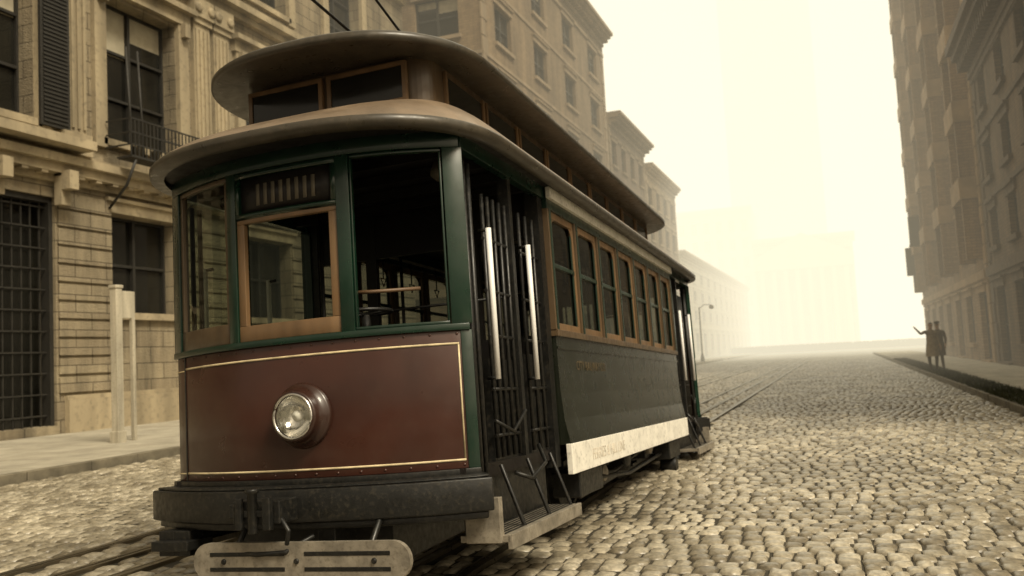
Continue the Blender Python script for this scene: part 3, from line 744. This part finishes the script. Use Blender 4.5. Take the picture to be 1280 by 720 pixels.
generic('low_stone_building',-17,104,185,13,'stoneF','trimF',1,12,3,2.2,proj=.7,frame='frame')
rt=generic('brick_tower_block',6.5,44.6,77,42,'brickR','trimR',-1,7,10,1.9,proj=.9,bayproj=True)
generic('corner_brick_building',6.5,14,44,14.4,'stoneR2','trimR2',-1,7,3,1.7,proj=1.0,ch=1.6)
mb=MB()
for y,z in ((75,6.2),(70,8.0)):
    mb.box(5.3,6.4,y-.06,y+.06,z,z+2.2,'framed'); mb.box(5.6,6.5,y-.03,y+.03,z+2.25,z+2.3,'framed')
mb.build('blade_sign',rt)
def block(name,x0,x1,y0,y1,H,cols,fl,wk='stoneF',tk='trimF'):
    e=empty(name); mb=MB(); f=Facade(mb,(x0,y0,0),(1,0,0),(0,-1,0)); W=x1-x0; wins=[]
    p=W/cols; fh=(H-3)/fl
    for c in range(cols):
        for q in range(fl): wins.append((p*(c+.25),p*(c+.75),1+fh*(q+.15),1+fh*(q+.8)))
    f.wall(W,H,wins,wk); mb.build('wall',e)
    mb=MB(); f.mb=mb
    for w in wins: f.window(*w,tk,'frame',blind=False)
    f.cornice(-.5,W+.5,H,tk,1.2,2)
    for q in range(1,fl,3): f.box(0,W,1+fh*q-.3,1+fh*q,-.05,.3,tk)
    mb.build('windows_and_trim',e)
    mb=MB(); mb.face([(x0,y0,0),(x0,y1,0),(x0,y1,H),(x0,y0,H)],wk); mb.face([(x1,y0,0),(x1,y1,0),(x1,y1,H),(x1,y0,H)],wk)
    mb.face([(x0,y1,0),(x1,y1,0),(x1,y1,H),(x0,y1,H)],wk); mb.face([(x0,y0,H),(x1,y0,H),(x1,y1,H),(x0,y1,H)],wk); mb.build('sides_and_roof',e)
    return e
t=block('civic_building',-16,4,196,215,24,7,4)
mb=MB()
for i in range(8): mb.lathe((-14.5+i*2.4,194.5,1),(0,0,1),[(.7,0),(.6,1),(.5,15),(.8,16)],'trimF',12)
mb.box(-16,4,193.5,196.1,17,19.5,'trimF'); mb.box(-16.5,4.5,192.5,196.1,0,1,'trimF')
mb.face([(-16,193.6,19.5),(4,193.6,19.5),(-6,193.6,24.5)],'trimF')
mb.build('portico',t)
block('civic_wing_building',-34,-17,205,225,33,6,7)
t=block('skyscraper',-25,-1,245,268,105,8,26,'brickC','trimC')
mb=MB(); mb.box(-21,-5,249,264,105,118,'brickC'); mb.box(-17,-9,252,260,118,128,'trimC'); mb.build('setback_crown',t)
mb=MB(); mb.box(-24,14,149.4,150.6,-.02,.75,'leaf')
for i in range(6000):
    x=random.uniform(-24,14); z=random.uniform(.2,1.0); y=150+random.uniform(-.9,.9); a=random.uniform(0,6.28); s_=.22
    mb.face([(x,y,z),(x+s_*math.cos(a),y+s_*math.sin(a),z+.05),(x+s_*math.cos(a),y+s_*math.sin(a),z+.25),(x,y,z+.2)],'leaf')
mb.build('hedge')

# ------------------------------------------------------------------ street furniture
e=empty('wooden_post',(-14.75,15.0,.12)); mb=MB()
mb.box(-.09,.09,-.09,.09,0,3.35,'post'); mb.box(-.11,.11,-.11,.11,3.35,3.42,'post'); mb.box(-.12,.12,-.12,.12,0,.25,'post')
mb.build('shaft',e,.012)
mb=MB(); mb.box(-.03,.03,.092,.52,2.7,3.3,'post'); mb.build('notice_board',e,.008)
mb=MB(); mb.box(-.05,.05,.42,.5,0,2.7,'post'); mb.build('back_stay',e,.01)
for x,y in ((-12.9,62),(-12.7,70)):
    e=empty('litter_bin',(x,y,.13)); mb=MB(); mb.lathe((0,0,0),(0,0,1),[(.35,0),(.4,.1),(.42,1.1),(.46,1.15),(.3,1.35),(.05,1.42)],'framed',16); mb.build('bin_body',e)
for y in (88,):
    e=empty('street_lamp',(-12.8,y,.13)); mb=MB(); mb.lathe((0,0,0),(0,0,1),[(.2,0),(.2,.3),(.08,.8),(.06,5.2),(.03,5.4)],'framed',14)
    mb.tube([(0,0,5.2),(.5,0,5.6),(1.2,0,5.5)],.04,'framed'); mb.build('post',e)
    mb=MB(); mb.lathe((1.2,0,5.1),(0,0,1),[(.08,0),(.25,.1),(.2,.35),(.05,.42)],'frame',14); mb.build('lantern',e)

# ------------------------------------------------------------------ pedestrians
def person(loc,rz,coat,raise_arm=False,hat=True,scale=1.0,longcoat=True,stride=.12):
    e=empty('pedestrian',loc,(0,0,rz)); e.scale=(scale,)*3
    J=[];E=[]
    def j(p,r,par=None,ry=None):
        J.append((p,r,ry or r)); i=len(J)-1
        if par is not None: E.append((par,i))
        return i
    pel=j((0,0,.96),.15,None,.11); wa=j((0,0,1.12),.135,pel,.10); ch=j((0,.01,1.33),.17,wa,.115); nk0=j((0,.02,1.47),.085,ch,.07)
    nk=j((0,.01,1.535),.052,nk0); 
    hd0=j((0,-.01,1.60),.068,nk,.075); hd=j((0,-.012,1.68),.078,hd0,.092); top=j((0,-.005,1.75),.055,hd,.07)
    hands=[]
    for sx in (-1,1):
        st=stride*sx
        hip=j((sx*.095,0,.90),.098,pel); kn=j((sx*.105,-st*.5-.02,.50),.062,hip); an=j((sx*.11,st*.2,.09),.042,kn); he=j((sx*.11,st*.2-.02,.045),.042,an); to=j((sx*.125,st*.2-.17,.035),.034,he,.045)
        sh=j((sx*.19,.015,1.43),.066,ch)
        if raise_arm and sx==raise_arm:
            el=j((sx*.41,-.08,1.36),.046,sh); wr=j((sx*.60,-.14,1.53),.030,el); hn=j((sx*.65,-.155,1.575),.036,wr,.024); dirv=Vector((sx*.75,-.2,.63)).normalized()
        else:
            el=j((sx*.245,.03,1.15),.048,sh); wr=j((sx*.255,-.07,.93),.031,el); hn=j((sx*.255,-.095,.865),.038,wr,.024); dirv=Vector((0,-.25,-1)).normalized()
        hands.append(Vector(J[hn][0]))
        side=Vector((0,1,0))
        for q,l in ((-.03,.06),(-.01,.078),(.011,.072),(.03,.055)):
            b=Vector(J[hn][0])+side*q+dirv*.025; f1=j(tuple(b),.0105,hn); f2=j(tuple(b+dirv*l*.55),.009,f1); j(tuple(b+dirv*l+Vector((-sx*.012,0,0))),.0075,f2)
        b=Vector(J[hn][0])-side*.04-dirv*.015; t1=j(tuple(b),.012,hn); j(tuple(b-side*.02+dirv*.035),.009,t1)
    me=bpy.data.meshes.new('body'); me.from_pydata([p[0] for p in J],E,[]); o=bpy.data.objects.new('body_src',me); scene.collection.objects.link(o)
    sk=o.modifiers.new('s','SKIN'); sk.use_smooth_shade=True
    for i,v in enumerate(me.skin_vertices[0].data): v.radius=(J[i][1],J[i][2]); v.use_root=(i==0)
    su=o.modifiers.new('u','SUBSURF'); su.levels=2; su.render_levels=2
    dg=bpy.context.evaluated_depsgraph_get(); nm=bpy.data.meshes.new_from_object(o.evaluated_get(dg)); bpy.data.objects.remove(o)
    nm.materials.clear()
    for k in (coat,'trous','shoe','skin','hair'): nm.materials.append(M[k])
    for p in nm.polygons:
        c=p.center; mi=0
        if c.z<.10: mi=2
        elif c.z<.95 and abs(c.x)<.215: mi=1
        if c.z>1.5 and abs(c.x)<.12: mi=3
        if c.z>1.70 and abs(c.x)<.12 or (c.z>1.6 and c.y>.03 and abs(c.x)<.12): mi=4
        if any((Vector(c)-h).length<.11 for h in hands) : mi=3
        p.material_index=mi; p.use_smooth=True
    b=bpy.data.objects.new('body',nm); scene.collection.objects.link(b); b.parent=e
    mb=MB()
    mb.lathe((0,-.095,1.665),(0,-1,-.25),[(.02,-.02),(.014,.012),(.006,.026)],'skin',10)
    for sx in (-1,1):
        mb.lathe((sx*.03,-.088,1.69),(0,-1,0),[(.011,-.006),(.009,.005),(.002,.009)],'shoe',10)
        mb.lathe((sx*.078,.0,1.67),(sx,0,0),[(.014,-.01),(.024,.004),(.012,.014)],'skin',10)
    mb.box(-.022,.022,-.098,-.09,1.628,1.635,'hair'); mb.build('face',e)
    if longcoat:
        mb=MB(); prof=[(.17,.13,1.30),(.165,.135,1.12),(.19,.155,.95),(.205,.18,.75),(.215,.20,.56)]
        rg=[[(a*math.cos(t*math.pi/14)*(1+.05*math.sin(t*1.3)*(1.3-z)),b_*math.sin(t*math.pi/14)*(1+.05*math.sin(t*1.3)*(1.3-z)),z) for t in range(28)] for a,b_,z in prof]
        mb.loft(rg,coat,True); mb.build('coat_skirt',e)
    if hat:
        mb=MB(); mb.lathe((0,-.005,1.73),(0,-.05,1),[(.12,0),(.125,.006),(.096,.012),(.088,.05),(.06,.068),(.0,.07)],'trous',24); mb.build('hat',e)
    return e
person((3.16,36.0,.13),R(25),'coat1',raise_arm=-1,scale=1.06,hat=False)
person((3.5,37.2,.13),R(-20),'coat2',scale=1.06)
mb=MB(); mb.box(3.18,3.72,12,60,.10,.16,'soil')
for i in range(16000):
    y=12+48*random.random()**1.3; x=random.uniform(3.02,3.75); h=random.uniform(.04,.13); a=random.uniform(0,6.28); w=.012
    z=.14; lx=random.uniform(-.05,.05)
    mb.face([(x-w*math.cos(a),y-w*math.sin(a),z),(x+w*math.cos(a),y+w*math.sin(a),z),(x+lx,y+lx,z+h)],'grass')
mb.build('grass')

# ------------------------------------------------------------------ fog
def fogmat(name,sig,col):
    m,nt,N,L=newmat(name); out=N.new('ShaderNodeOutputMaterial')
    a=N.new('ShaderNodeVolumeAbsorption'); a.inputs[0].default_value=(0,0,0,1); a.inputs[1].default_value=sig
    e=N.new('ShaderNodeEmission'); e.inputs[0].default_value=(*col,1); e.inputs[1].default_value=sig  # fog volume glows by itself, standing in for the light it would scatter
    s=N.new('ShaderNodeAddShader'); L.new(a.outputs[0],s.inputs[0]); L.new(e.outputs[0],s.inputs[1]); L.new(s.outputs[0],out.inputs['Volume'])
    return m
M['fog']=fogmat('thin_fog',.0045,(1.02,.89,.62)); M['fog2']=fogmat('thick_fog',.015,(1.26,1.17,.90)); M['fog3']=fogmat('dense_fog',.019,(1.3,1.22,.98))
e=empty('fog')
mb=MB(); mb.box(-400,400,22,84.99,-.5,220,'fog'); mb.build('thin_fog_bank',e)
mb=MB(); mb.box(-400,400,85,159.99,-.5,420,'fog2'); mb.build('thick_fog_bank',e)
mb=MB(); mb.box(-400,400,160,900,-.5,520,'fog3'); mb.build('dense_fog_bank',e)

# ------------------------------------------------------------------ light
w=bpy.data.worlds.new('World'); scene.world=w; w.use_nodes=True
N=w.node_tree.nodes; L=w.node_tree.links; N.clear()
out=N.new('ShaderNodeOutputWorld'); bg=N.new('ShaderNodeBackground'); sky=N.new('ShaderNodeTexSky'); sky.sky_type='NISHITA'; sky.sun_disc=False
EL=50; AZ=Vector((.86,-.5,0)).normalized()
sky.sun_elevation=R(EL); sky.sun_rotation=math.atan2(AZ.x,AZ.y); sky.dust_density=4
hs=N.new('ShaderNodeHueSaturation'); hs.inputs['Saturation'].default_value=.15; L.new(sky.outputs[0],hs.inputs['Color'])
mx=N.new('ShaderNodeMix'); mx.data_type='RGBA'; mx.blend_type='MULTIPLY'; mx.inputs[0].default_value=1; mx.inputs[7].default_value=(1.18,.98,.69,1)
L.new(hs.outputs[0],mx.inputs[6]); L.new(mx.outputs[2],bg.inputs[0]); bg.inputs[1].default_value=.10; L.new(bg.outputs[0],out.inputs[0])
sd=bpy.data.lights.new('sun','SUN'); sd.energy=3.2; sd.angle=R(16); sd.color=(1,.91,.72)
so=bpy.data.objects.new('sun',sd); scene.collection.objects.link(so)
d=Vector((AZ.x*math.cos(R(EL)),AZ.y*math.cos(R(EL)),math.sin(R(EL)))); so.rotation_euler=d.to_track_quat('Z','Y').to_euler()

# ------------------------------------------------------------------ camera
cd=bpy.data.cameras.new('camera'); cam=bpy.data.objects.new('camera',cd); scene.collection.objects.link(cam); scene.camera=cam
cd.lens=30.94; cd.sensor_width=36; cd.clip_end=3000; cd.clip_start=.05
Mx=Matrix.Rotation(R(20.2),4,'Z')@Matrix.Rotation(R(90+4.52),4,'X')@Matrix.Rotation(R(-3.04),4,'Z')
cam.matrix_world=Matrix.Translation((0,0,1.5))@Mx
cd.dof.use_dof=True; cd.dof.focus_distance=5.6; cd.dof.aperture_fstop=2.2
scene.view_settings.view_transform='Standard'; scene.view_settings.look='None'; scene.view_settings.exposure=0
